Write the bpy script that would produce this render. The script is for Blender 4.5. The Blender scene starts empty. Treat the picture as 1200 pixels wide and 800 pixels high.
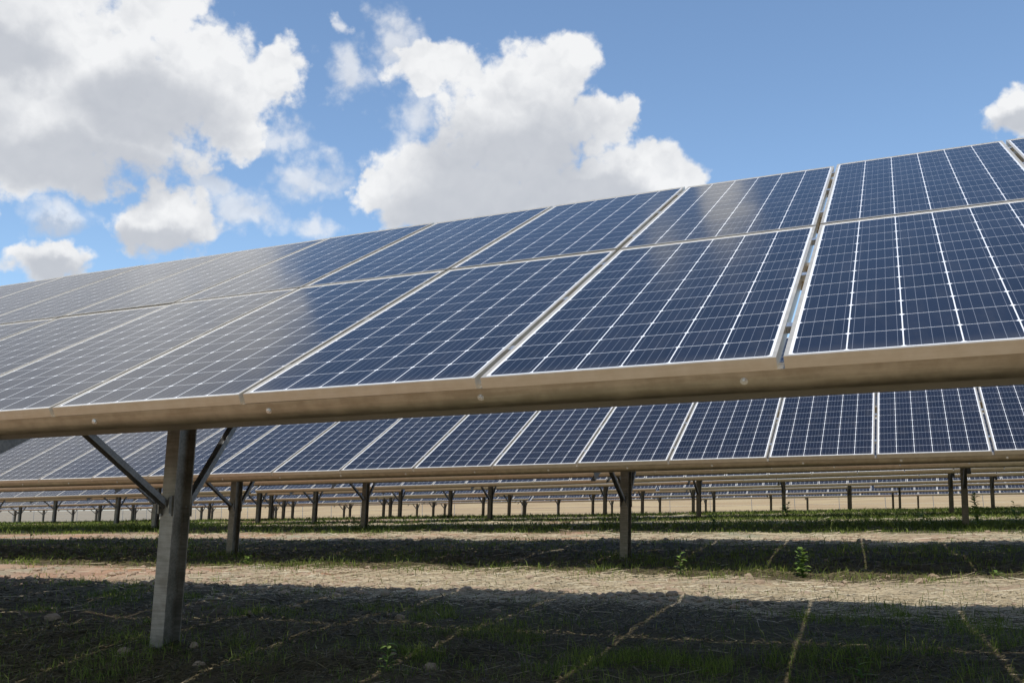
import bpy, bmesh, math, random
import numpy as np
from mathutils import Matrix, Vector, Euler
R = math.radians
random.seed(7)
C = bpy.context.scene.collection
scn = bpy.context.scene

# ------------------------------------------------------------------ camera
cam = bpy.data.objects.new('camera', bpy.data.cameras.new('camera'))
C.objects.link(cam)
cam.data.sensor_width = 36.0
cam.data.lens = 1098.45 * 36.0 / 1200.0
cam.data.clip_start = 0.05
cam.data.clip_end = 5000
cr = (0.9178653, 0.3967024, -0.0122654)
cu = (0.0789833, -0.1522866, 0.9851753)
cf = (-0.3889536, 0.9052270, 0.1711115)
cam.matrix_world = Matrix(((cr[0], cu[0], -cf[0], 0.36307), (cr[1], cu[1], -cf[1], -2.89339),
                           (cr[2], cu[2], -cf[2], -0.43098), (0, 0, 0, 1)))
scn.camera = cam

# ------------------------------------------------------------------ light
SUN_DIR = Vector((0.150, -0.447, 0.882)).normalized()       # towards the sun
sun_el = math.asin(SUN_DIR.z)
sun_az = math.atan2(SUN_DIR.x, SUN_DIR.y)
sl = bpy.data.lights.new('sun', 'SUN')
sl.energy = 4.3
sl.angle = R(0.53)
sl.color = (1.0, 0.95, 0.87)
so = bpy.data.objects.new('sun', sl)
C.objects.link(so)
so.rotation_euler = SUN_DIR.to_track_quat('Z', 'Y').to_euler()
so.location = (20, -60, 90)
scn.view_settings.view_transform = 'Standard'
scn.view_settings.look = 'None'
scn.view_settings.exposure = 0.2
scn.view_settings.gamma = 1.0
scn.view_settings.use_curve_mapping = False
SKY_STRENGTH = 0.15

# ------------------------------------------------------------------ node helper
class NT:
    def __init__(s, tree):
        s.t = tree; s.n = tree.nodes; s.l = tree.links
    def add(s, kind, **kw):
        nd = s.n.new(kind)
        for k, v in kw.items():
            setattr(nd, k, v)
        return nd
    def put(s, sock, v):
        if isinstance(v, bpy.types.NodeSocket):
            s.l.new(v, sock)
        else:
            sock.default_value = v
    def math(s, op, a, b=None, c=None, clamp=False):
        nd = s.add('ShaderNodeMath', operation=op, use_clamp=clamp)
        s.put(nd.inputs[0], a)
        if b is not None: s.put(nd.inputs[1], b)
        if c is not None: s.put(nd.inputs[2], c)
        return nd.outputs[0]
    def vmath(s, op, a, b=None):
        nd = s.add('ShaderNodeVectorMath', operation=op)
        s.put(nd.inputs[0], a)
        if b is not None: s.put(nd.inputs[1], b)
        return nd.outputs['Value'] if op in ('LENGTH', 'DOT_PRODUCT') else nd.outputs[0]
    def noise(s, vec, scale, detail=4.0, rough=0.55, dist=0.0, col=False):
        nd = s.add('ShaderNodeTexNoise')
        s.put(nd.inputs['Vector'], vec)
        nd.inputs['Scale'].default_value = scale
        nd.inputs['Detail'].default_value = detail
        nd.inputs['Roughness'].default_value = rough
        nd.inputs['Distortion'].default_value = dist
        return nd.outputs['Color' if col else 'Fac']
    def step(s, x, a, b):
        nd = s.add('ShaderNodeMapRange', interpolation_type='SMOOTHSTEP')
        s.put(nd.inputs[0], x)
        nd.inputs[1].default_value = a; nd.inputs[2].default_value = b
        nd.inputs[3].default_value = 0; nd.inputs[4].default_value = 1
        return nd.outputs[0]
    def lin(s, x, a, b, c, d):
        nd = s.add('ShaderNodeMapRange')
        s.put(nd.inputs[0], x)
        for i, v in enumerate((a, b, c, d)): nd.inputs[i+1].default_value = v
        return nd.outputs[0]
    def mix(s, f, a, b, mode='MIX'):
        nd = s.add('ShaderNodeMix', data_type='RGBA', blend_type=mode)
        s.put(nd.inputs[0], f)
        for sock, v in ((nd.inputs[6], a), (nd.inputs[7], b)):
            if isinstance(v, bpy.types.NodeSocket): s.l.new(v, sock)
            else: sock.default_value = (*v, 1) if len(v) == 3 else v
        return nd.outputs[2]
    def comb(s, x, y, z):
        nd = s.add('ShaderNodeCombineXYZ')
        for i, v in enumerate((x, y, z)): s.put(nd.inputs[i], v)
        return nd.outputs[0]
    def sep(s, v):
        nd = s.add('ShaderNodeSeparateXYZ'); s.put(nd.inputs[0], v)
        return nd.outputs

# ------------------------------------------------------------------ world: clear sky with cumulus at fixed compass bearings
w = bpy.data.worlds.new('World')
scn.world = w
w.use_nodes = True
w.node_tree.nodes.clear()
t = NT(w.node_tree)
sky = t.add('ShaderNodeTexSky', sky_type='NISHITA')
sky.sun_disc = False
sky.sun_elevation = sun_el
sky.sun_rotation = sun_az
sky.altitude = 50; sky.air_density = 1.0; sky.dust_density = 0.7; sky.ozone_density = 1.3
D = t.add('ShaderNodeTexCoord').outputs['Generated']
D = t.vmath('NORMALIZE', D)
# cumulus: (azimuth, elevation, half width, half height) in degrees
CLOUDS = [(-48, 22.9, 7.8, 4.5), (-41.9, 24.9, 4.5, 3.2), (-51.4, 19.6, 5.6, 2.7), (-56.9, 21.3, 5.8, 5.4), (-44.8, 27.7, 3.4, 2.2),
 (-52.7, 24.7, 4.3, 3), (-38.7, 25.4, 2.1, 2.2), (-49.1, 25.6, 2.7, 1.7), (-40.7, 21.9, 3, 1.9), (-50, 13.8, 2.7, 1.3),
 (-44.4, 16.2, 3, 2.2), (-23.1, 22.2, 6.3, 4.2), (-26.9, 19.4, 5.4, 3), (-20.8, 25.6, 3.4, 2.5), (-28.3, 26.1, 3.3, 1.7),
 (-17.6, 22.5, 2.8, 2), (-31.8, 18.7, 1.8, 1.4), (-25.3, 18.1, 7.5, 2), (-13.4, 19.5, 2.65, 1.7), (-18.2, 19.3, 4.3, 2.3),
 (-15.7, 22.9, 1.2, 1.1), (7.2, 20.1, 2.1, 1.7), (9.2, 19.9, 3.0, 2.6), (-54, 29.5, 9, 4.5), (-62, 26, 10, 7),
 (-74, 23, 12, 9), (-90, 26, 12, 10), (-46, 31, 4, 3), (-64, 14, 7, 3), (-11.5, 35.5, 2.2, 2.6),
 (-110, 20, 14, 9), (40, 24, 12, 7), (75, 30, 14, 9), (130, 35, 16, 10), (-150, 30, 16, 9),
 (170, 20, 16, 7)]
THIN = [(-50, 16, 2.75, 1.24), (-39, 17.2, 2.88, 1.62), (-35.8, 19.1, 3.25, 1.62), (-37.4, 21.1, 2.62, 1.35), (-35.4, 16.6, 2.5, 0.94), (-41.3, 18.4, 1.5, 0.81), (-31.1, 27.6, 2.38, 2.03), (-29.7, 23.1, 2.38, 2.7), (-16, 37.5, 2.25, 1.62), (-33.5, 25.5, 1.8, 1.8), (-30.5, 21.5, 1.6, 1.4), (-34.3, 28.2, 0.7, 0.6)]
BELLY = [(-23.1, 20.4, 6.6, 3.2), (-26.1, 18.1, 5.2, 2.2), (-45.4, 22.1, 5.0, 2.4), (-49.2, 19.0, 7.2, 1.9), (-55.6, 19.8, 4.7, 2.6),
 (-53.0, 24.2, 3.0, 1.9), (-50.1, 13.2, 2.4, .7), (-44.1, 14.9, 2.8, 1.1), (-49.8, 15.5, 2, .45), (-17.7, 18.8, 4.2, 1.5),
 (-23.5, 19.5, 7, 2.2), (6.9, 19.6, 2.5, .8), (-62, 23, 10, 5), (-76, 20, 12, 6)]
dx, dy, dz_ = t.sep(D)
az = t.math('MULTIPLY', t.math('ARCTAN2', dx, dy), 57.29578)
el = t.math('MULTIPLY', t.math('ARCSINE', dz_), 57.29578)
wob = t.vmath('SUBTRACT', t.noise(D, 8.0, 3.0, 0.5, col=True), (0.5, 0.5, 0.5))
wob = t.vmath('MULTIPLY', wob, (4.0, 3.0, 0.0))
wob2 = t.vmath('SUBTRACT', t.noise(D, 26.0, 5.0, 0.55, col=True), (0.5, 0.5, 0.5))
wob2 = t.vmath('MULTIPLY', wob2, (3.4, 3.0, 0.0))
P0 = t.vmath('ADD', t.vmath('ADD', t.comb(az, el, 0.0), wob), wob2)
def blob_field(P, blobs):
    acc = None
    for b in blobs:
        v = t.vmath('MULTIPLY', t.vmath('SUBTRACT', P, (b[0], b[1], 0.0)), (1/b[2], 1/b[3], 0.0))
        L = t.vmath('LENGTH', v)
        if len(b) > 4 and b[4]:
            L = t.math('ADD', L, b[4])
        acc = L if acc is None else t.math('SMOOTH_MIN', acc, L, 0.12)
    return t.math('SUBTRACT', 1.0, acc)
fieldv = blob_field(P0, CLOUDS)
UPSUN = (0.10, -0.12, 0.32)                      # small step towards the light, for the billows' own relief
def puffs(vec, scale):
    """cauliflower billows: rounded lumps on lumps"""
    acc = None
    for sc_, am in ((1.0, 0.55), (2.3, 0.28), (5.1, 0.17)):
        vo = t.add('ShaderNodeTexVoronoi', feature='SMOOTH_F1' if sc_ == 1.0 else 'F1')
        t.put(vo.inputs['Vector'], vec); vo.inputs['Scale'].default_value = scale*sc_
        if sc_ == 1.0: vo.inputs['Smoothness'].default_value = 0.35
        x_ = t.math('MULTIPLY', vo.outputs['Distance'], am)
        acc = x_ if acc is None else t.math('ADD', acc, x_)
    return t.math('SUBTRACT', 1.0, acc)
Dw = t.vmath('ADD', D, t.vmath('MULTIPLY', t.vmath('SUBTRACT', t.noise(D, 40.0, 4.0, 0.55, col=True), (0.5, 0.5, 0.5)), (0.035, 0.035, 0.035)))
def off(k): return t.vmath('ADD', Dw, tuple(k*c for c in UPSUN))
pf = puffs(Dw, 17.0); pf_up = puffs(off(0.030), 17.0)
fb = t.noise(D, 34.0, 8.0, 0.6)
fb_lo = t.noise(D, 12.0, 3.0, 0.5); fb_lo_up = t.noise(t.vmath('ADD', D, tuple(0.09*c for c in UPSUN)), 12.0, 3.0, 0.5)
rough = t.math('ADD', t.math('MULTIPLY', t.math('SUBTRACT', pf, 0.56), 0.95), t.math('MULTIPLY', t.math('SUBTRACT', fb, 0.5), 0.75))
dens = t.math('ADD', t.math('ADD', fieldv, 0.20), rough)
alpha = t.step(dens, -0.02, 0.36)
thin = t.math('ADD', t.math('ADD', blob_field(P0, THIN), 0.04), t.math('MULTIPLY', rough, 1.5))
alpha = t.math('MAXIMUM', alpha, t.math('MULTIPLY', t.step(thin, -0.12, 0.75), 0.72))
emb = t.math('ADD', t.math('MULTIPLY', t.math('SUBTRACT', pf, pf_up), 0.80), t.math('MULTIPLY', t.math('SUBTRACT', fb_lo, fb_lo_up), 0.9))
belly = t.step(t.math('ADD', blob_field(P0, BELLY), t.math('MULTIPLY', t.math('SUBTRACT', fb_lo, 0.5), 1.0)), -0.45, 0.50)
shade = t.math('MULTIPLY', t.math('ADD', 0.95, emb), t.math('SUBTRACT', 1.0, t.math('MULTIPLY', belly, 0.74)), clamp=True)
ccol = t.mix(shade, (0.40, 0.425, 0.475), (0.80, 0.805, 0.81))
skyc = t.vmath('SCALE', sky.outputs[0]); skyc_node = skyc.node
skyc_node.inputs['Scale'].default_value = SKY_STRENGTH
skyc = t.vmath('MULTIPLY', skyc, (0.95, 1.03, 1.06))           # a slightly cleaner blue than the dusty default air
# thin whitening of the air towards the horizon belongs to the sky itself
low = t.math('MULTIPLY', t.math('SUBTRACT', 1.0, t.step(el, -2.0, 9.0)), 0.55)
skyc = t.mix(low, skyc, (0.66, 0.68, 0.72))
final = t.mix(t.math('MULTIPLY', alpha, 0.97), skyc, ccol)
bg = t.add('ShaderNodeBackground')
t.l.new(final, bg.inputs[0]); bg.inputs[1].default_value = 1.0
wo = t.add('ShaderNodeOutputWorld')
t.l.new(bg.outputs[0], wo.inputs[0])
w.cycles.sampling_method = 'MANUAL'
w.cycles.sample_map_resolution = 512

# ------------------------------------------------------------------ materials
def mat(name):
    m = bpy.data.materials.new(name); m.use_nodes = True
    m.node_tree.nodes.clear()
    n = NT(m.node_tree)
    b = n.add('ShaderNodeBsdfPrincipled'); o = n.add('ShaderNodeOutputMaterial')
    n.l.new(b.outputs[0], o.inputs[0])
    return m, n, b
def bump(n, b, h, strength, dist):
    bp = n.add('ShaderNodeBump'); bp.inputs['Strength'].default_value = strength
    bp.inputs['Distance'].default_value = dist
    n.l.new(h, bp.inputs['Height']); n.l.new(bp.outputs[0], b.inputs['Normal'])

def metal(name, c1, c2, metallic, rough, scale=14.0):
    m, n, b = mat(name)
    co = n.add('ShaderNodeTexCoord').outputs['Object']
    f = n.noise(co, scale, 5, 0.6)
    f2 = n.noise(n.vmath('MULTIPLY', co, (1.0, 12.0, 12.0)), 6.0, 3, 0.5)
    f = n.math('ADD', n.math('MULTIPLY', f, 0.6), n.math('MULTIPLY', f2, 0.4))
    col = n.mix(n.step(f, 0.35, 0.68), c1, c2)
    n.l.new(col, b.inputs['Base Color'])
    b.inputs['Metallic'].default_value = metallic
    n.put(b.inputs['Roughness'], n.lin(f, 0.3, 0.7, rough - .07, rough + .07))
    bump(n, b, f, 0.08, 0.002)
    return m
M_FRAME = metal('anodised_aluminium', (0.57, 0.51, 0.41), (0.66, 0.60, 0.50), 0.66, 0.36)
M_GALV = metal('galvanised_steel', (0.32, 0.282, 0.218), (0.46, 0.41, 0.325), 0.8, 0.38)
M_POST = metal('weathered_galvanised_steel', (0.19, 0.178, 0.155), (0.34, 0.322, 0.285), 0.8, 0.42, 9.0)
M_DARK = metal('dull_grey_steel', (0.22, 0.225, 0.23), (0.38, 0.385, 0.39), 0.55, 0.5)
M_BOLT = metal('zinc_bolt', (0.55, 0.55, 0.54), (0.75, 0.75, 0.74), 0.9, 0.3, 60)

def glass_material():
    m, n, b = mat('solar_cell_glass')
    uv = n.add('ShaderNodeUVMap'); uv.uv_map = 'cells'
    x, y, _ = n.sep(uv.outputs[0])                   # in cells: 0..6 across, 0..12 along
    fx = n.math('ABSOLUTE', n.math('SUBTRACT', n.math('FRACT', x), 0.5))   # .5 at a cell edge
    fy = n.math('ABSOLUTE', n.math('SUBTRACT', n.math('FRACT', y), 0.5))
    ex = n.math('GREATER_THAN', fx, 0.4875)
    ey = n.math('GREATER_THAN', fy, 0.4935)
    dia = n.math('GREATER_THAN', n.math('ADD', fx, fy), 0.935)
    out = n.math('MAXIMUM', n.math('MAXIMUM', n.math('LESS_THAN', x, 0.0), n.math('GREATER_THAN', x, 6.0)),
                 n.math('MAXIMUM', n.math('LESS_THAN', y, 0.0), n.math('GREATER_THAN', y, 12.0)))
    white = n.math('MAXIMUM', n.math('MAXIMUM', ex, ey), n.math('MAXIMUM', dia, out))
    bb = n.math('ABSOLUTE', n.math('SUBTRACT', n.math('FRACT', n.math('MULTIPLY', x, 5.0)), 0.5))
    bus = n.math('MULTIPLY', n.math('LESS_THAN', bb, 0.02), 0.45)
    oi = n.add('ShaderNodeObjectInfo').outputs['Random']
    cellid = n.comb(n.math('FLOOR', x), n.math('FLOOR', y), n.math('MULTIPLY', oi, 50.0))
    wn = n.add('ShaderNodeTexWhiteNoise'); n.l.new(cellid, wn.inputs[0])
    var = n.math('ADD', n.math('MULTIPLY', wn.outputs[0], 0.6), n.math('MULTIPLY', oi, 0.4))
    cell = n.mix(var, (0.0055, 0.0080, 0.0165), (0.0105, 0.0135, 0.0255))
    cell = n.mix(bus, cell, (0.30, 0.32, 0.37))
    col = n.mix(white, cell, (0.62, 0.63, 0.65))
    # a little dust film, thicker along the lower edge of each panel
    co = n.add('ShaderNodeTexCoord').outputs['Object']
    dust = n.math('ADD', n.math('MULTIPLY', n.step(n.noise(n.vmath('MULTIPLY', co, (3.0, 1.0, 1.0)), 3.0, 6, 0.65), 0.45, 0.8), 0.035),
                  n.math('MULTIPLY', n.math('SUBTRACT', 1.0, n.step(y, -0.1, 0.5)), 0.05))
    col = n.mix(dust, col, (0.40, 0.36, 0.30))
    n.l.new(col, b.inputs['Base Color'])
    n.put(b.inputs['Roughness'], n.lin(n.noise(co, 2.2, 4, 0.6), 0.3, 0.7, 0.09, 0.16))
    b.inputs['IOR'].default_value = 1.26
    bump(n, b, n.noise(co, 1.3, 2, 0.5), 0.02, 0.02)
    return m
M_GLASS = glass_material()
m, n, b = mat('white_backsheet'); b.inputs['Base Color'].default_value = (.72, .72, .72, 1); b.inputs['Roughness'].default_value = .6
M_BACK = m

PITCH = 6.7933
def ground_material():
    m, n, b = mat('soil_and_straw')
    g = n.add('ShaderNodeNewGeometry').outputs['Position']
    X, Y, Z = n.sep(g)
    big = n.noise(g, 0.45, 4, 0.6)
    mid = n.noise(g, 2.3, 6, 0.65)
    fine = n.noise(g, 26.0, 6, 0.7)
    grit = n.noise(n.vmath('MULTIPLY', g, (0.55, 1.6, 1.0)), 70.0, 4, 0.7)
    soil = n.mix(n.step(mid, 0.38, 0.62), (0.31, 0.195, 0.130), (0.385, 0.275, 0.195))
    red = n.math('MULTIPLY', n.step(n.noise(n.vmath('ADD', g, (7, 3, 0)), 0.7, 5, 0.65), 0.52, 0.68), 0.65)
    soil = n.mix(red, soil, (0.33, 0.17, 0.085))
    straw = n.mix(n.step(grit, 0.35, 0.65), (0.24, 0.19, 0.125), (0.36, 0.305, 0.215))
    mulch = n.mix(n.step(n.math('ADD', n.math('ADD', n.math('MULTIPLY', big, 0.7), n.math('MULTIPLY', mid, 0.3)), n.lin(n.math('DIVIDE', X, n.math('ADD', Y, 3.0)), -1.2, 0.1, -0.10, 0.08)), 0.44, 0.56), soil, straw)
    hydro = n.math('MULTIPLY', n.step(n.noise(n.vmath('ADD', g, (-4, 9, 0)), 0.6, 5, 0.6), 0.45, 0.62), 0.7)
    mulch = n.mix(hydro, mulch, (0.255, 0.255, 0.18))
    lane = n.math('MULTIPLY', n.math('SUBTRACT', 1.0, n.step(Y, -2.2, 0.2)), 0.8)      # the lane before the first row is bare red-brown earth
    mulch = n.mix(lane, mulch, (0.42, 0.265, 0.125))
    # under every table: soil and turf green, colour darkened to deepen the tables' shade
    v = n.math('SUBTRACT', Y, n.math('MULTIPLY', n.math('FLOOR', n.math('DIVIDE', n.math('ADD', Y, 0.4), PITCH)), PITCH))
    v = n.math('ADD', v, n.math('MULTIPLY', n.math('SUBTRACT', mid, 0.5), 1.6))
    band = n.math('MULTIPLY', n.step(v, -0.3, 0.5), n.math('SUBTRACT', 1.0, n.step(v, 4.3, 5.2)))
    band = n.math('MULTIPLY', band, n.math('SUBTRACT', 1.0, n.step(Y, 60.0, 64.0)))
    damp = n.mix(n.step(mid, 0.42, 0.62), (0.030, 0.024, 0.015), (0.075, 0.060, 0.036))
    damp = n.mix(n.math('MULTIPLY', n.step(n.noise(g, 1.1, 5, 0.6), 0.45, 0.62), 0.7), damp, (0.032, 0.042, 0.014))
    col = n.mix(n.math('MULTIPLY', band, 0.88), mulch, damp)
    # the open field beyond the last row
    far = n.step(Y, 58.0, 64.0)
    field = n.mix(n.step(n.noise(n.vmath('MULTIPLY', g, (0.25, 1.0, 1.0)), 0.5, 5, 0.6), 0.4, 0.62), (0.27, 0.195, 0.115), (0.35, 0.275, 0.16))
    grey = n.math('MULTIPLY', n.math('SUBTRACT', 1.0, n.step(n.math('DIVIDE', X, n.math('ADD', Y, 3.0)), -0.98, -0.80)), 0.75)
    field = n.mix(grey, field, (0.185, 0.172, 0.145))
    col = n.mix(far, col, field)
    f = n.lin(n.math('ADD', n.math('MULTIPLY', fine, 0.6), n.math('MULTIPLY', grit, 0.4)), 0.3, 0.7, 0.72, 1.22)
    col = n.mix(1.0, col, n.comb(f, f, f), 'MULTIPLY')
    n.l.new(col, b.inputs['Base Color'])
    b.inputs['Roughness'].default_value = 0.95
    b.inputs['Specular IOR Level'].default_value = 0.15
    h = n.math('ADD', n.math('MULTIPLY', fine, 0.6), n.math('MULTIPLY', grit, 0.5))
    bump(n, b, h, 0.9, 0.03)
    return m
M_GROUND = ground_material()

def blade_material(name, c1, c2, c3, transl):
    m, n, b = mat(name)
    a = n.add('ShaderNodeAttribute'); a.attribute_name = 'tint'
    f = a.outputs['Fac']
    col = n.mix(n.step(f, 0.0, 0.6), c1, c2)
    col = n.mix(n.step(f, 0.7, 1.0), col, c3)
    n.l.new(col, b.inputs['Base Color'])
    b.inputs['Roughness'].default_value = 0.6
    b.inputs['Specular IOR Level'].default_value = 0.25
    if transl:
        tr = n.add('ShaderNodeBsdfTranslucent'); n.l.new(col, tr.inputs[0])
        mx = n.add('ShaderNodeMixShader'); mx.inputs[0].default_value = transl
        n.l.new(b.outputs[0], mx.inputs[1]); n.l.new(tr.outputs[0], mx.inputs[2])
        o = [q for q in n.n if q.type == 'OUTPUT_MATERIAL'][0]
        n.l.new(mx.outputs[0], o.inputs[0])
    return m
M_GRASS = blade_material('grass_blades', (0.055, 0.090, 0.015), (0.19, 0.24, 0.045), (0.33, 0.30, 0.09), 0.42)
M_STRAW = blade_material('dry_straw', (0.20, 0.155, 0.09), (0.32, 0.265, 0.175), (0.46, 0.41, 0.30), 0.0)
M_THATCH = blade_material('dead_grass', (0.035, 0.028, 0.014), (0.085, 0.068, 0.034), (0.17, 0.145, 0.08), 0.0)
M_LEAF = blade_material('weed_leaves', (0.10, 0.17, 0.035), (0.17, 0.26, 0.055), (0.25, 0.33, 0.08), 0.35)
m, n, b = mat('clod_earth')
co = n.add('ShaderNodeNewGeometry').outputs['Position']
n.l.new(n.mix(n.noise(co, 9, 5, .65), (0.13, 0.085, 0.055), (0.40, 0.31, 0.22)), b.inputs['Base Color']); b.inputs['Roughness'].default_value = .95
bump(n, b, n.noise(co, 60, 4, .6), .6, .01)
M_CLOD = m

# ------------------------------------------------------------------ mesh helpers
def link(o, parent=None):
    C.objects.link(o)
    if parent is not None: o.parent = parent
    return o
def mesh_obj(name, verts, faces, mats, parent=None, idx=None, smooth=False):
    me = bpy.data.meshes.new(name)
    me.from_pydata([tuple(v) for v in verts], [], faces)
    for q in (mats if isinstance(mats, (list, tuple)) else [mats]): me.materials.append(q)
    if idx is not None: me.polygons.foreach_set('material_index', idx)
    if smooth: me.polygons.foreach_set('use_smooth', [True]*len(me.polygons))
    me.update()
    return link(bpy.data.objects.new(name, me), parent)
def empty(name, loc=(0, 0, 0)):
    o = bpy.data.objects.new(name, None); o.empty_display_size = .3
    o.location = loc
    return link(o)
def tag(o, label=None, cat=None, group=None, kind=None):
    if label: o['label'] = label
    if cat: o['category'] = cat
    if group: o['group'] = group
    if kind: o['kind'] = kind
    return o
class MB:
    def __init__(s): s.v = []; s.f = []; s.i = []
    def box(s, a, b, mi=0):
        k = len(s.v); (x0, y0, z0), (x1, y1, z1) = a, b
        s.v += [(x0,y0,z0),(x1,y0,z0),(x1,y1,z0),(x0,y1,z0),(x0,y0,z1),(x1,y0,z1),(x1,y1,z1),(x0,y1,z1)]
        for q in ((0,3,2,1),(4,5,6,7),(0,1,5,4),(1,2,6,5),(2,3,7,6),(3,0,4,7)):
            s.f.append(tuple(k+j for j in q)); s.i.append(mi)
    def sweep(s, prof, A, B, right, up, mi=0, caps=True):
        """a closed 2-D profile carried from A to B; profile x along right, y along up"""
        A, B, right, up = Vector(A), Vector(B), Vector(right), Vector(up)
        k = len(s.v); n_ = len(prof)
        for P in (A, B):
            s.v += [tuple(P + right*p[0] + up*p[1]) for p in prof]
        for j in range(n_):
            j2 = (j+1) % n_
            s.f.append((k+j, k+j2, k+n_+j2, k+n_+j)); s.i.append(mi)
        if caps:
            s.f.append(tuple(k+j for j in range(n_))[::-1]); s.i.append(mi)
            s.f.append(tuple(k+n_+j for j in range(n_))); s.i.append(mi)
    def build(s, name, mats, parent=None, smooth=False, fix=True):
        o = mesh_obj(name, s.v, s.f, mats, parent, s.i, smooth)
        if fix:
            bm = bmesh.new(); bm.from_mesh(o.data); bmesh.ops.recalc_face_normals(bm, faces=bm.faces[:]); bm.to_mesh(o.data); bm.free()
        return o

# ------------------------------------------------------------------ terrain
DZ = {1: (0, 0, 0), 2: (0, 0, 0), 3: (.14, .001, -5), 4: (.2, .007, -3), 5: (.24, .006, -4), 6: (.16, .008, -5), 7: (.14, .006, -6),
      8: (-.03, .006, -7), 9: (-.18, .003, -8)}
CLEAR = {1: 1.27, 2: 1.10, 3: 1.06, 4: 1.06, 5: 1.06, 6: 1.05, 7: 1.08, 8: 1.10, 9: 1.12}
def row_z(n, X):
    a, b, x0 = DZ[n]
    return a + b*(X - x0)
RNG = np.random.default_rng(11)
PERM = RNG.random((256, 256))
def vnoise(x, y):
    x = np.asarray(x, float); y = np.asarray(y, float)
    xi = np.floor(x).astype(int); yi = np.floor(y).astype(int)
    fx = x - xi; fy = y - yi
    fx = fx*fx*(3-2*fx); fy = fy*fy*(3-2*fy)
    g = lambda i, j: PERM[i & 255, j & 255]
    return (g(xi, yi)*(1-fx)+g(xi+1, yi)*fx)*(1-fy) + (g(xi, yi+1)*(1-fx)+g(xi+1, yi+1)*fx)*fy
def fbm(x, y, o=4):
    s = 0; a = .5
    for k in range(o):
        s = s + a*vnoise(x*2**k + 17*k, y*2**k + 31*k); a *= .5
    return s
def sstep(x, a, b):
    q = np.clip((x-a)/(b-a), 0, 1); return q*q*(3-2*q)
YK = np.array([-40., -6, 0, 3.6, 5.0, 7.0] + [1.77 + (k-1)*PITCH for k in range(2, 10)] + [66., 600.])
AK = np.array([-1.34, -1.30, -1.27, -1.25, -1.21, -1.17] + [DZ[k][0] - CLEAR[k] for k in range(2, 10)] + [-1.40, -1.5])
BK = np.array([0., 0, 0, 0, 0, 0] + [DZ[k][1] for k in range(2, 10)] + [.002, 0])
XK = np.array([0., 0, 0, 0, 0, 0] + [DZ[k][2] for k in range(2, 10)] + [-8, -8])
def zg(X, Y, rough=True):
    X = np.asarray(X, float); Y = np.asarray(Y, float)
    bx = np.interp(Y, YK, BK)*(np.clip(X, -75, 30) - np.interp(Y, YK, XK))
    z = np.interp(Y, YK, AK) + bx
    s = X/np.maximum(Y+3.0, 3.0)
    z = z - .13*sstep(-X, 1.4, 3.4)*(1 - sstep(Y, .7, 1.9))
    z = z + 9.0*sstep(Y, 64, 260)*sstep(s, -.86, -.45)
    z = z + 0.5*sstep(Y, 66, 110)*(fbm(X*.03, Y*.03) - .45)*sstep(s, -1.0, -.6)
    if rough:
        near = 1 - sstep(np.hypot(X, Y), 25, 60)
        z = z + .075*(fbm(X*.55, Y*.55, 3) - .45)
        z = z + near*(.080*(fbm(X*2.6+9, Y*3.6, 4) - .47))
    return z
def axis(a, b, step, lo, hi, g=1.16):
    c = list(np.arange(a, b, step))
    s = step
    while c[-1] < hi: s *= g; c.append(c[-1]+s)
    s = step
    while c[0] > lo: s *= g; c.insert(0, c[0]-s)
    return np.array(c)
gx = axis(-12.5, 3.5, .06, -900, 700); gy = axis(-.5, 13.5, .055, -60, 1200, 1.05)
GX, GY = np.meshgrid(gx, gy)
GZ = zg(GX, GY)
nx, ny = len(gx), len(gy)
ii = np.arange(ny-1)[:, None]*nx + np.arange(nx-1)[None, :]
quads = np.stack([ii, ii+1, ii+nx+1, ii+nx], -1).reshape(-1, 4)
def np_mesh(name, V, F, mats, smooth=True, tint=None):
    me = bpy.data.meshes.new(name)
    k = F.shape[1]
    me.vertices.add(len(V)); me.vertices.foreach_set('co', V.astype(np.float32).ravel())
    me.loops.add(F.size); me.loops.foreach_set('vertex_index', F.astype(np.int32).ravel())
    me.polygons.add(len(F)); me.polygons.foreach_set('loop_start', np.arange(0, F.size, k, dtype=np.int32))
    me.polygons.foreach_set('use_smooth', np.full(len(F), smooth))
    me.materials.append(mats)
    if tint is not None:
        at = me.attributes.new('tint', 'FLOAT', 'POINT'); at.data.foreach_set('value', tint.astype(np.float32))
    me.update(); me.validate()
    return link(bpy.data.objects.new(name, me))
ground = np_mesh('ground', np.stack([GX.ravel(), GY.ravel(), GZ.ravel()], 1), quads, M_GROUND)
tag(ground, 'bare tan soil with straw mulch and grassy strips under the solar tables', 'ground', kind='structure')

# ------------------------------------------------------------------ solar tables
TH = R(27.1)
CT, ST = math.cos(TH), math.sin(TH)
PW, PL, PP, PV = 0.990, 1.954, 1.012, 1.976          # panel width, length, pitches
U = Vector((0, CT, ST)); N = Vector((0, -ST, CT)); XA = Vector((1, 0, 0))
def tl(x, s, z):                                       # table space: along the row, up the slope, off the glass
    return Vector((x, 0, 0)) + U*s + N*z

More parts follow.
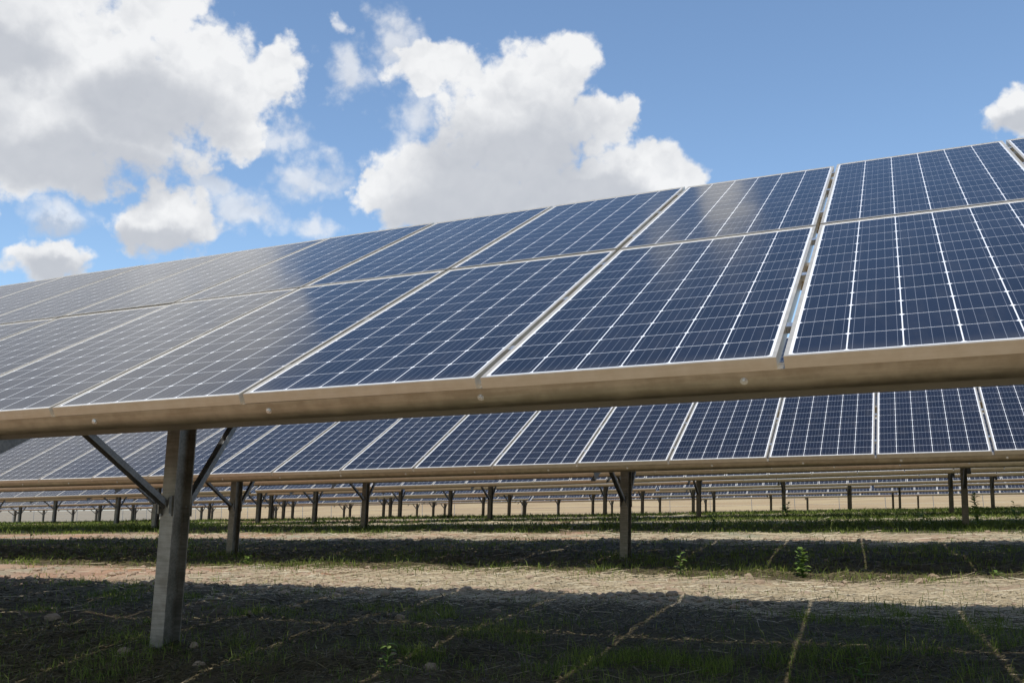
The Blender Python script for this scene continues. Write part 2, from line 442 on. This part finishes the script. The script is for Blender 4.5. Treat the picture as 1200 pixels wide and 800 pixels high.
def frame_builder(with_glass):
    mb = MB(); lip, h = .013, .040
    mb.box((0, 0, -h), (PW, lip, 0)); mb.box((0, PL-lip, -h), (PW, PL, 0))
    mb.box((0, lip, -h), (lip, PL-lip, 0)); mb.box((PW-lip, lip, -h), (PW, PL-lip, 0))
    mb.box((lip, lip, -.011), (PW-lip, PL-lip, -.008), 1)
    if with_glass:
        k = len(mb.v)
        mb.v += [(lip, lip, -.003), (PW-lip, lip, -.003), (PW-lip, PL-lip, -.003), (lip, PL-lip, -.003)]
        mb.f.append((k, k+1, k+2, k+3)); mb.i.append(2)
    return mb
def add_uv(me):
    uv = me.uv_layers.new(name='cells')
    cw = (PW-.026-.016)/6; ch = (PL-.026-.026)/12
    for lp in me.loops:
        c = me.vertices[lp.vertex_index].co
        uv.data[lp.index].uv = ((c.x-.013-.008)/cw, (c.y-.013-.013)/ch)
p_near = frame_builder(False).build('solar_panel', [M_FRAME, M_BACK])
gm = mesh_obj('glass', [(.013, .013, -.003), (PW-.013, .013, -.003), (PW-.013, PL-.013, -.003), (.013, PL-.013, -.003)], [(0, 1, 2, 3)], M_GLASS, p_near)
add_uv(gm.data)
p_far = frame_builder(True).build('solar_panel', [M_FRAME, M_BACK, M_GLASS], fix=False)
add_uv(p_far.data)
SRC_NEAR, SRC_GLASS, SRC_FAR = p_near, gm, p_far
for o in (p_near, gm, p_far): C.objects.unlink(o)

# I-beam post, profile x across the row front, y into the row
def ibeam(bw, d, tf, tw):
    a, c = bw/2, tw/2
    return [(-a, 0), (a, 0), (a, tf), (c, tf), (c, d-tf), (a, d-tf), (a, d), (-a, d), (-a, d-tf), (-c, d-tf), (-c, tf), (-a, tf)]
IB = ibeam(.102, .150, .009, .008)
def cchan(w_, h_, t_):                                 # open to +x
    return [(0, 0), (w_, 0), (w_, t_), (t_, t_), (t_, h_-t_), (w_, h_-t_), (w_, h_), (0, h_)]
def rail_profile():                                    # (slope, normal): flat face, rolled belly, turned-under lip
    outer = [(.0006, -.0405), (.0006, -.055)]
    for k in range(1, 13):
        a = R(64)*k/12
        outer.append((.0006 + .086*(1-math.cos(a)), -.055 - .086*math.sin(a)))
    outer += [(.0505, -.1335), (.0535, -.1345), (.207, -.2135)]
    inner = [(p[0]+.0028, p[1]+.0006) for p in outer[1:-1]]
    return outer + [(.2085, -.2105)] + inner[::-1] + [(.0034, -.0435), (.060, -.0435), (.060, -.0405)]
RAIL = rail_profile()

def table(row, k0, k1, x0, posts, label, near):
    """one solar table: panels k0..k1 on the joint grid x0 + k*PP"""
    xs, xe = x0 + k0*PP, x0 + k1*PP
    xm = (xs+xe)/2
    Y0 = (row-1)*PITCH
    zb = row_z(row, xm); slope = DZ[row][1]
    root = empty('solar_table', (xm, Y0 + 1.77, float(zg(xm, Y0+1.77, False))))
    tag(root, label, 'solar table', 'rows of solar tables across the field')
    def loc(x): return Vector((x - xm, -1.77, row_z(row, x) - root.location.z))   # lower front edge at this x, in root space
    rot = Euler((TH, 0, 0)) if not slope else (Matrix.Rotation(-slope, 3, 'Y') @ Matrix.Rotation(TH, 3, 'X')).to_euler()
    rs = random.Random(row*100 + k0)
    for k in range(k0, k1):
        for j in (0, 1):
            src = SRC_NEAR if near else SRC_FAR
            o = src.copy(); C.objects.link(o); o.parent = root
            o.location = loc(x0 + k*PP + (PP-PW)/2) + U*(j*PV) + N*rs.uniform(-.002, .002)
            o.rotation_euler = (rot.x + rs.uniform(-.0015, .0015), rot.y + rs.uniform(-.002, .002), rot.z)
            if near:
                g = SRC_GLASS.copy(); C.objects.link(g); g.parent = o
    # rails along the row (the first one carries the lower edge of the panels and shows)
    A, B = loc(xs + .02), loc(xe - .02)
    XD = (B-A).normalized()
    mb = MB(); mb.sweep(RAIL, A, B, U, N)
    ra = mb.build('front_rail', M_GALV, root)
    if row <= 2:
        for q in range(int((xe-xs)/.9)):
            mb = MB()
            P = loc(xs + .10 + q*.9) + U*.0035 + N*(-.074)
            nd = (U*-.975 + N*-.22).normalized(); up = nd.cross(XA).normalized()
            hx = [(.008*math.cos(i*math.pi/3), .008*math.sin(i*math.pi/3)) for i in range(6)]
            wa = [(.0125*math.cos(i*math.pi/6), .0125*math.sin(i*math.pi/6)) for i in range(12)]
            mb.sweep(wa, P - nd*.004, P + nd*.002, XA, up)
            mb.sweep(hx, P + nd*.002, P + nd*.009, XA, up)
            mb.build('bolt', M_BOLT, ra)
    pr = cchan(.055, .105, .003)
    for s in (1.30, 2.45, 3.55):
        mb = MB(); mb.sweep(pr, A + U*s - N*.1465, B + U*s - N*.1465, U, N)
        mb.build('purlin', M_GALV, root)
    if row <= 2:                                       # clamps sunk in the gaps between neighbouring panels
        ks, tiers = (range(-11, 5), (0, 1)) if row == 1 else (range(-6, 17), (0,))
        for k in ks:
            for j in tiers:
                for s in (.34, 1.02, 1.66):
                    P = loc(x0 + k*PP) + U*(j*PV + s)
                    hw = (PP-PW)/2 - .0012
                    mb = MB(); mb.sweep([(-hw, -.030), (hw, -.030), (hw, -.005), (-hw, -.005)], P - U*.022, P + U*.022, XA, N)
                    mb.build('clamp', M_BOLT, root)
    lean = .045
    for px in posts:
        b0 = loc(px)
        gz = float(zg(px, Y0+1.7, False)) - root.location.z - .25
        top = b0 + Vector((0, 1.70, 1.70*ST/CT - .36))
        hgt = top.z - gz
        mb = MB()
        mb.sweep(IB, Vector((top.x - lean*hgt, top.y, gz)), top, XA, Vector((0, 1, 0)))
        po = mb.build('post', M_POST, root)
        # inclined rafter, a channel just under the purlins
        mb = MB()
        mb.sweep(cchan(.06, .19, .004), b0 + U*.25 - N*.338 + XA*.03, b0 + U*3.72 - N*.338 + XA*.03, XA*-1, N)
        mb.build('rafter', M_DARK, root)
        # braces to front and back
        jz = b0.z - .41
        jd = top.z - jz
        for sgn, s_end, z_off in ((-1, .80, -.31), (1, 3.36, -.31)):
            a = Vector((top.x - lean*jd, top.y + (-.012 if sgn < 0 else .162), jz))
            e = b0 + U*s_end + N*z_off
            d = (e-a).normalized(); nn = XA.cross(d).normalized()
            mb = MB()
            pc = [(-.025, -.018), (.025, -.018), (.025, .018), (.0215, .018), (.0215, -.0145), (-.0215, -.0145), (-.0215, .018), (-.025, .018)]
            mb.sweep(pc, a - d*.03, e, XA, nn)
            br = mb.build('brace', M_DARK, root)
        if row <= 2:
            mb = MB()
            c = Vector((top.x - lean*jd, top.y, jz))
            mb.box((c.x-.056, c.y-.006, c.z-.07), (c.x+.056, c.y-.0005, c.z+.06))
            mb.box((c.x-.046, c.y-.036, c.z-.05), (c.x-.036, c.y-.005, c.z+.05)); mb.box((c.x+.036, c.y-.036, c.z-.05), (c.x+.046, c.y-.005, c.z+.05))
            mb.build('bracket', M_POST, po)
            mb = MB(); mb.box((c.x-.056, c.y+.1505, c.z-.07), (c.x+.056, c.y+.156, c.z+.06)); mb.build('bracket', M_POST, po)
            for bx_, bz_ in ((-.040, -.058), (.040, -.058), (-.040, .05), (.040, .05)):
                m2 = MB(); hx = [(.009*math.cos(i*math.pi/3), .009*math.sin(i*math.pi/3)) for i in range(6)]
                P = Vector((c.x+bx_, c.y-.006, c.z+bz_))
                m2.sweep(hx, P, P + Vector((0, -.010, 0)), XA, Vector((0, 0, 1)))
                m2.build('bolt', M_DARK, po)
    return root

def regular(x, lo, hi):
    a = x
    while a - 6.07 > lo: a -= 6.07
    out = []
    while a < hi: out.append(round(a, 2)); a += 6.07
    return out
table(1, -18, 8, 0.0, regular(-3.92, -17.5, 7.5), 'nearest solar table, its two tiers of blue panels filling the middle of the view', True)
table(2, -15, 18, -8.117, regular(-3.0, -22.8, 9.5), 'second solar table, seen under the tan front rail of the nearest one', True)
def far_table(row, xs, xe, xj, posts, label):
    k0 = round((xs-xj)/PP); k1 = round((xe-xj)/PP)
    table(row, k0, k1, xj, posts, label, False)
far_table(3, -31, 10, -4.99, regular(-4.99, -30.5, 9.5), 'third solar table back, first thin blue strip below the second table')
far_table(4, -40.5, -18.33, -19.35, regular(-19.35, -40, -18), 'fourth row back, solar table left of the break between its close pair of posts')
far_table(4, -18.18, 10.5, -17.17, regular(-17.17, -18.1, 10), 'fourth row back, solar table right of the break between its close pair of posts')
far_table(5, -48.2, -17.02, -18.03, regular(-18.03, -48, -17), 'fifth row back, solar table running left from the break in the row')
far_table(5, -16.88, 11, -15.87, regular(-15.87, -16.8, 11), 'fifth row back, solar table running right from the break in the row')
far_table(6, -56.0, -9.36, -10.35, regular(-10.35, -56, -9.3), 'sixth row back, long solar table left of the break near the middle')
far_table(6, -9.22, 11, -8.21, regular(-8.21, -9.2, 11), 'sixth row back, short solar table right of the break near the middle')
far_table(7, -50.2, -1.65, -2.66, regular(-2.66, -50, -1.6), 'seventh row back, long solar table with dark posts in the grass')
far_table(7, -1.5, 11.6, -.52, regular(-.52, -1.5, 11.5), 'seventh row back, short solar table at the right end of the row')
far_table(8, -68, -20.4, -21.4, regular(-21.4, -68, -20.4), 'second to last row of solar tables, left part')
far_table(8, -20.2, 11.6, -19.2, regular(-19.2, -20.1, 11.5), 'second to last row of solar tables, right part')
far_table(9, -80, -31.4, -32.4, regular(-32.4, -80, -31.4), 'farthest row of solar tables, left part before the pale sky gap')
far_table(9, -31.2, 13.4, -30.2, regular(-30.2, -31.1, 13), 'farthest row of solar tables, right part before the tan hillside')

# ------------------------------------------------------------------ wire fence along the far boundary
fx0, fx1, fy = -92.0, 26.0, 67.0
fence = empty('wire_fence', ((fx0+fx1)/2, fy, float(zg((fx0+fx1)/2, fy, False))))
tag(fence, 'thin wire fence on dark posts along the field edge behind the last row', 'fence')
q = fx0
ci = [(.02*math.cos(i*math.pi/4), .03*math.sin(i*math.pi/4)) for i in range(8)]
while q <= fx1:
    z = float(zg(q, fy, False)); L0 = fence.location
    mb = MB(); mb.sweep(ci, Vector((q, fy, z-.2)) - L0, Vector((q, fy, z+1.5)) - L0, XA, Vector((0, 1, 0)))
    mb.build('post', M_DARK, fence)
    q += 3.0
mb = MB()
cw = [(.006*math.cos(i*math.pi/2), .006*math.sin(i*math.pi/2)) for i in range(4)]
for hh in (.3, .7, 1.1, 1.42):
    a = fx0
    while a < fx1 - .1:
        mb.sweep(cw, Vector((a, fy-.035, float(zg(a, fy, False))+hh)) - fence.location, Vector((a+3, fy-.035, float(zg(a+3, fy, False))+hh)) - fence.location, Vector((0, 1, 0)), Vector((0, 0, 1)))
        a += 3.0
mb.build('wire', M_DARK, fence)

# ------------------------------------------------------------------ grass, straw, clods (uncountable)
def sample_polar(n, d0, d1, a0=-64, a1=18):
    a = np.radians(RNG.uniform(a0, a1, n)); d = np.exp(RNG.uniform(np.log(d0), np.log(d1), n))
    return .36 + d*np.sin(a), -2.9 + d*np.cos(a), d
def grass_mask(X, Y):
    v = np.mod(Y + .4, PITCH) - .4
    row = np.floor((Y + .4)/PITCH) + 1
    vj = v + 1.5*(fbm(X*1.3, Y*1.3) - .47)
    strip = sstep(vj, -.35, .3)*(1 - sstep(vj, 4.2, 5.0))
    cl = fbm(X*.9+40, Y*.9+3, 4)
    clump = sstep(cl, .38, .56)
    fine = sstep(fbm(X*3.1, Y*3.1+8, 3), .36, .58)
    s = X/(Y+2.9)
    right = sstep(s, -.30, -.12)*sstep(Y, 13.2, 14.2)
    left = (1 - sstep(s, -.92, -.72))*sstep(Y, 14.0, 16.0)*(.35+.65*clump)
    m1 = strip*np.where(row < 1.5, .05 + (.95*clump*fine + .30*fine*(1 - sstep(v, 1.2, 3.0)))*sstep(fbm(X*.55+11, Y*.8+70, 3), .30, .46), np.where(row < 2.5, .14 + .5*clump*fine, .30 + .5*clump*fine))
    edge = np.exp(-((v - .2)/.40)**2)*(row > 1.5)*.9*(.15 + fine*clump)
    open_ = (.006 + .06*clump*fine)*np.where(Y > 20, 2.0, 1)
    m = np.maximum.reduce([m1, edge, open_, right*(.6+.4*clump), left])
    m = m*(1 - sstep(Y, 60, 64)*(1 - .5*clump))
    return m
def blades(X, Y, H, W, lean, tint, roots=True):
    n = len(X); z = zg(X, Y)
    a = RNG.uniform(0, 2*np.pi, n); b = RNG.uniform(0, 2*np.pi, n)
    cx, cy = np.cos(a)*W/2, np.sin(a)*W/2
    lx, ly = np.cos(b)*lean*H, np.sin(b)*lean*H
    V = np.empty((n, 6, 3))
    V[:, 0] = np.stack([X-cx, Y-cy, z-.01], 1); V[:, 1] = np.stack([X+cx, Y+cy, z-.01], 1)
    V[:, 2] = np.stack([X+.75*cx+.3*lx, Y+.75*cy+.3*ly, z+.55*H], 1); V[:, 3] = np.stack([X-.75*cx+.3*lx, Y-.75*cy+.3*ly, z+.55*H], 1)
    V[:, 4] = np.stack([X+lx+.12*cx, Y+ly+.12*cy, z+H*(1-.25*lean)], 1); V[:, 5] = np.stack([X+lx-.12*cx, Y+ly-.12*cy, z+H*(1-.25*lean)], 1)
    base = np.arange(n)[:, None]*6
    F = np.concatenate([base + np.array([0, 1, 2, 3]), base + np.array([3, 2, 4, 5])], 0)
    return V.reshape(-1, 3), F, np.repeat(tint, 6)
X, Y, d = sample_polar(1000000, 2.6, 75)
keep = (RNG.random(len(X)) < grass_mask(X, Y)) & (Y > -2)
X, Y, d = X[keep], Y[keep], d[keep]
pxs, pys = [], []
for o in bpy.data.objects:
    if o.type == 'MESH' and o.name.split('.')[0] == 'post' and o.parent and o.parent.name.startswith('solar_table') and o.parent.location.y < 30:
        c0 = o.data.vertices[0].co; k_ = 320
        pxs.append(o.parent.location.x + c0.x + RNG.normal(0, .24, k_)); pys.append(o.parent.location.y + c0.y + RNG.normal(0, .24, k_))
X = np.concatenate([X] + pxs); Y = np.concatenate([Y] + pys); d = np.hypot(X - .36, Y + 2.9)
tall = fbm(X*.5+5, Y*.5+60, 3)
H = (.018 + .105*RNG.random(len(X))**2.6*(.35 + 1.3*tall)) * np.clip(.8 + d/40, 1, 1.5)
W = .0034*np.clip(d/5.5, 1, 9)*RNG.uniform(.7, 1.3, len(X))
tint = np.clip(RNG.normal(.38, .2, len(X)) + .5*(fbm(X*.4, Y*.4+99, 3) - .47), 0, 1)
V, F, T = blades(X, Y, H, W, RNG.uniform(.2, 1.0, len(X))*np.clip(.8 + d/25, 1, 1.9), tint)
g = np_mesh('grass', V, F, M_GRASS, tint=T)
tag(g, 'green grass growing in strips beneath and between the solar tables', 'grass', kind='stuff')

def strands(X, Y, L, W, tint, zoff):
    n = len(X); a = RNG.normal(0, 1.0, n)                # mostly along the rows, as raked
    hx, hy = np.cos(a)*L/2, np.sin(a)*L/2
    px, py = -np.sin(a)*W/2, np.cos(a)*W/2
    z0 = zg(X-hx, Y-hy) + zoff + RNG.uniform(0, .012, n)*(1 + 1.5*(RNG.random(n) < .2)); z1 = zg(X+hx, Y+hy) + zoff + RNG.uniform(0, .012, n)*(1 + 2.5*(RNG.random(n) < .2))
    V = np.empty((n, 4, 3))
    V[:, 0] = np.stack([X-hx-px, Y-hy-py, z0], 1); V[:, 1] = np.stack([X-hx+px, Y-hy+py, z0+W*.6], 1)
    V[:, 2] = np.stack([X+hx+px, Y+hy+py, z1+W*.6], 1); V[:, 3] = np.stack([X+hx-px, Y+hy-py, z1], 1)
    F = np.arange(n)[:, None]*4 + np.array([0, 1, 2, 3])
    return V.reshape(-1, 3), F, np.repeat(tint, 4)
X, Y, d = sample_polar(230000, 3.0, 30)
v = np.mod(Y + .4, PITCH) - .4
vj = v + 1.2*(fbm(X*1.1+3, Y*1.1) - .47)
lit = (1 - sstep(vj, -.3, .4)*(1 - sstep(vj, 3.6, 5.0)))*.75
pm = (.008 + .992*lit)*(.15 + .85*sstep(fbm(X*.6+80, Y*.8, 3), .34, .52))*sstep(X/(Y+2.9), -1.1, -.35)*.9 + .004
keep = (RNG.random(len(X)) < pm) & (Y > -2)
X, Y, d = X[keep], Y[keep], d[keep]
V, F, T = strands(X, Y, RNG.uniform(.05, .22, len(X))*np.clip(d/7, 1, 2), .0028*np.clip(d/5, 1, 5)*RNG.uniform(.7, 1.3, len(X)), np.clip(RNG.normal(.5, .25, len(X)), 0, 1), .004)
s_ = np_mesh('straw_mulch', V, F, M_STRAW, tint=T, smooth=False)
tag(s_, 'dry straw mulch scattered over the bare soil between the rows', 'straw', kind='stuff')

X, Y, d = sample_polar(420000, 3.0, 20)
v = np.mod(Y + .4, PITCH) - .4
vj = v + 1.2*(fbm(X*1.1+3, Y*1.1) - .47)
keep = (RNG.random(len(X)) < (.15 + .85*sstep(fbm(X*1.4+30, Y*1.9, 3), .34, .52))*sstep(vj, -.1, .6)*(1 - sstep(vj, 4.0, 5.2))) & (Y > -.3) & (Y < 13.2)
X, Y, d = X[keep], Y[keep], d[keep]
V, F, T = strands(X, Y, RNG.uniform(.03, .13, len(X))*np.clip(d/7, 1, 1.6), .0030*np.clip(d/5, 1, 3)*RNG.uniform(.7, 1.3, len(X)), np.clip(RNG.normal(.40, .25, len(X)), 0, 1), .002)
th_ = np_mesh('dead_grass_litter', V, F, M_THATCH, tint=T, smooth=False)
tag(th_, 'matted dark dead grass littering the shaded soil under the first two tables', 'dead grass', kind='stuff')

ico = bmesh.new(); bmesh.ops.create_icosphere(ico, subdivisions=2, radius=1.0)
IV = np.array([q.co[:] for q in ico.verts]); IF = np.array([[q.index for q in f.verts] for f in ico.faces]); ico.free()
Xc = np.concatenate([RNG.uniform(-13, 2.5, 1500), RNG.uniform(-16, 3, 1100), RNG.uniform(-12, 3, 500), RNG.uniform(-14, 3, 900)])
Yc = np.concatenate([4.95 + RNG.normal(0, .20, 1500), 11.75 + RNG.normal(0, .35, 1100), RNG.uniform(1, 14, 500), 5.9 + RNG.normal(0, .7, 900)])
kp = RNG.random(len(Xc)) < np.where(Yc < 8, sstep(Xc, -9.5, -3.5)*(1 - sstep(Xc, -1.6, -.8)) + .3*(Xc < -5.5) + .05, .8)
kp |= (np.arange(len(Xc)) >= 3100) & (RNG.random(len(Xc)) < .6)
Xc, Yc = Xc[kp], Yc[kp]
S = np.clip(RNG.lognormal(np.log(.017), .55, len(Xc)), .004, .045)*np.where(Yc > 8, 1.15, 1.0)
Vs = []
for i in range(len(Xc)):
    vv = IV*(1 + .28*(RNG.random((len(IV), 1)) - .5))*S[i]*np.array([RNG.uniform(.8, 1.5), RNG.uniform(.7, 1.2), RNG.uniform(.55, .9)])
    a = RNG.uniform(0, 6.28); c_, s2 = np.cos(a), np.sin(a)
    vv = vv @ np.array([[c_, s2, 0], [-s2, c_, 0], [0, 0, 1]])
    Vs.append(vv)
Zc = zg(Xc, Yc)
Vs = np.stack(Vs) + np.stack([Xc, Yc, Zc + S*.25], 1)[:, None, :]
Fs = (np.arange(len(Xc))[:, None, None]*len(IV) + IF[None]).reshape(-1, 3)
cl = np_mesh('earth_clods', Vs.reshape(-1, 3), Fs, M_CLOD, smooth=False)
tag(cl, 'crumbled earth clods and pebbles strewn along the shadow edges', 'clods', kind='stuff')

# ------------------------------------------------------------------ single weeds
def leaf(V, F, T, base, direc, side, L, Wd, tint, droop=.25):
    direc = Vector(direc).normalized(); side = Vector(side).normalized()
    up = side.cross(direc); up = up if up.z > 0 else -up
    k = len(V)
    prof = [(0, .12), (.2, .75), (.5, 1.0), (.78, .62), (1.0, .03)]
    for s, wd in prof:
        c = Vector(base) + direc*(L*s) - Vector((0, 0, 1))*(droop*L*s*s)
        V += [tuple(c - side*Wd/2*wd + up*Wd*.12*wd), tuple(c), tuple(c + side*Wd/2*wd + up*Wd*.12*wd)]
        T += [tint]*3
    for j in range(len(prof)-1):
        for e in (0, 1):
            F.append((k+j*3+e, k+j*3+e+1, k+(j+1)*3+e+1, k+(j+1)*3+e))
def weed(x, y, h, nl, L, Wd, label, seed, spread=.25, stems=1):
    rg = random.Random(seed)
    z = float(zg(x, y)) - .01
    root = empty('weed', (x, y, z)); tag(root, label, 'weed', 'weeds sprouting between the rows')
    V, F, T = [], [], []
    sb = MB()
    for s in range(stems):
        a0 = rg.uniform(0, 6.28); off = (rg.uniform(-.5, .5)*spread*h, rg.uniform(-.5, .5)*spread*h)
        hh = h*rg.uniform(.7, 1.0) if s else h
        pts = [Vector((off[0]*.15*k_ + rg.uniform(-.02, .02)*hh*k_, off[1]*.15*k_ + rg.uniform(-.02, .02)*hh*k_, hh*k_/5)) for k_ in range(6)]
        for k_ in range(5):
            r_ = .0035*(1.3 - k_*.18)*max(1, h/.25)
            ci_ = [(r_*math.cos(i*math.pi/3), r_*math.sin(i*math.pi/3)) for i in range(6)]
            sb.sweep(ci_, pts[k_], pts[k_+1], XA, Vector((0, 1, 0)), caps=(k_ == 4))
        for i in range(nl):
            q = (i+.6)/nl*5; k_ = min(4, int(q)); P = pts[k_].lerp(pts[k_+1], q-k_)
            a = a0 + i*2.4 + rg.uniform(-.3, .3)
            sc = rg.uniform(.75, 1.1)*(1.1 - .45*abs(i/nl - .4))
            dv = Vector((math.cos(a), math.sin(a), rg.uniform(.25, .9)))
            leaf(V, F, T, P, dv, Vector((-math.sin(a), math.cos(a), rg.uniform(-.3, .3))), L*sc, Wd*sc, rg.random(), rg.uniform(.1, .5))
    me = bpy.data.meshes.new('leaves'); me.from_pydata(V, [], F); me.materials.append(M_LEAF)
    me.polygons.foreach_set('use_smooth', [True]*len(me.polygons))
    at = me.attributes.new('tint', 'FLOAT', 'POINT'); at.data.foreach_set('value', T)
    link(bpy.data.objects.new('leaves', me), root)
    st = sb.build('stem', M_LEAF, root)
    return root
weed(-.80, 7.10, .31, 26, .085, .055, 'bushy light green weed at the edge of the second shadow strip, right of the middle', 1, .35, 2)
weed(-2.03, 7.06, .25, 12, .085, .035, 'small upright weed beside the grass right of the second row post', 2, .3)
weed(-2.28, 1.55, .15, 11, .075, .026, 'bright green sprig at the bottom edge of the picture in the near shade', 3)
weed(.03, 2.05, .12, 8, .10, .030, 'pale green seedling with spread leaves beside the light slit in the near shade', 4)
weed(1.14, 14.2, .60, 26, .13, .06, 'tall weed standing right of the dark post near the right edge', 5, .3, 2)
weed(.32, 17.9, .26, 9, .12, .06, 'pale weed in the green grass strip left of the dark right-hand posts', 6, .3, 2)
weed(-.08, 14.9, .20, 9, .10, .055, 'short weed at the front of the grass strip, right of the middle', 7)
weed(-2.89, 22.6, .40, 14, .16, .07, 'feathery weed in front of a far post in the tall grass', 8, .3, 2)
weed(1.98, 17.8, .36, 12, .14, .07, 'weed at the far right edge in the sunlit grass', 9)
weed(.95, 7.25, .05, 8, .09, .035, 'flat green rosette at the edge of the second shadow strip on the right', 10)
weed(-7.72, 7.16, .12, 8, .07, .04, 'small pale green weed right of the second row left post', 11, .3, 2)
weed(-13.5, 8.68, .34, 8, .09, .035, 'thin brown-stemmed weed in the dark strip at the far left', 12, .4)
weed(-9.3, 7.9, .33, 12, .08, .04, 'shady weed between the nearest post and the second row left post', 13, .4, 2)
weed(.40, 15.3, .26, 10, .11, .055, 'small weed in the grass strip just left of the two close dark posts', 14)
weed(-.92, 10.9, .19, 6, .08, .03, 'tiny weed in the sunlit straw strip behind the bushy weed', 15)
weed(-3.35, 15.4, .30, 12, .12, .05, 'weed at the foot of a third row post among the grass', 16, .4, 2)
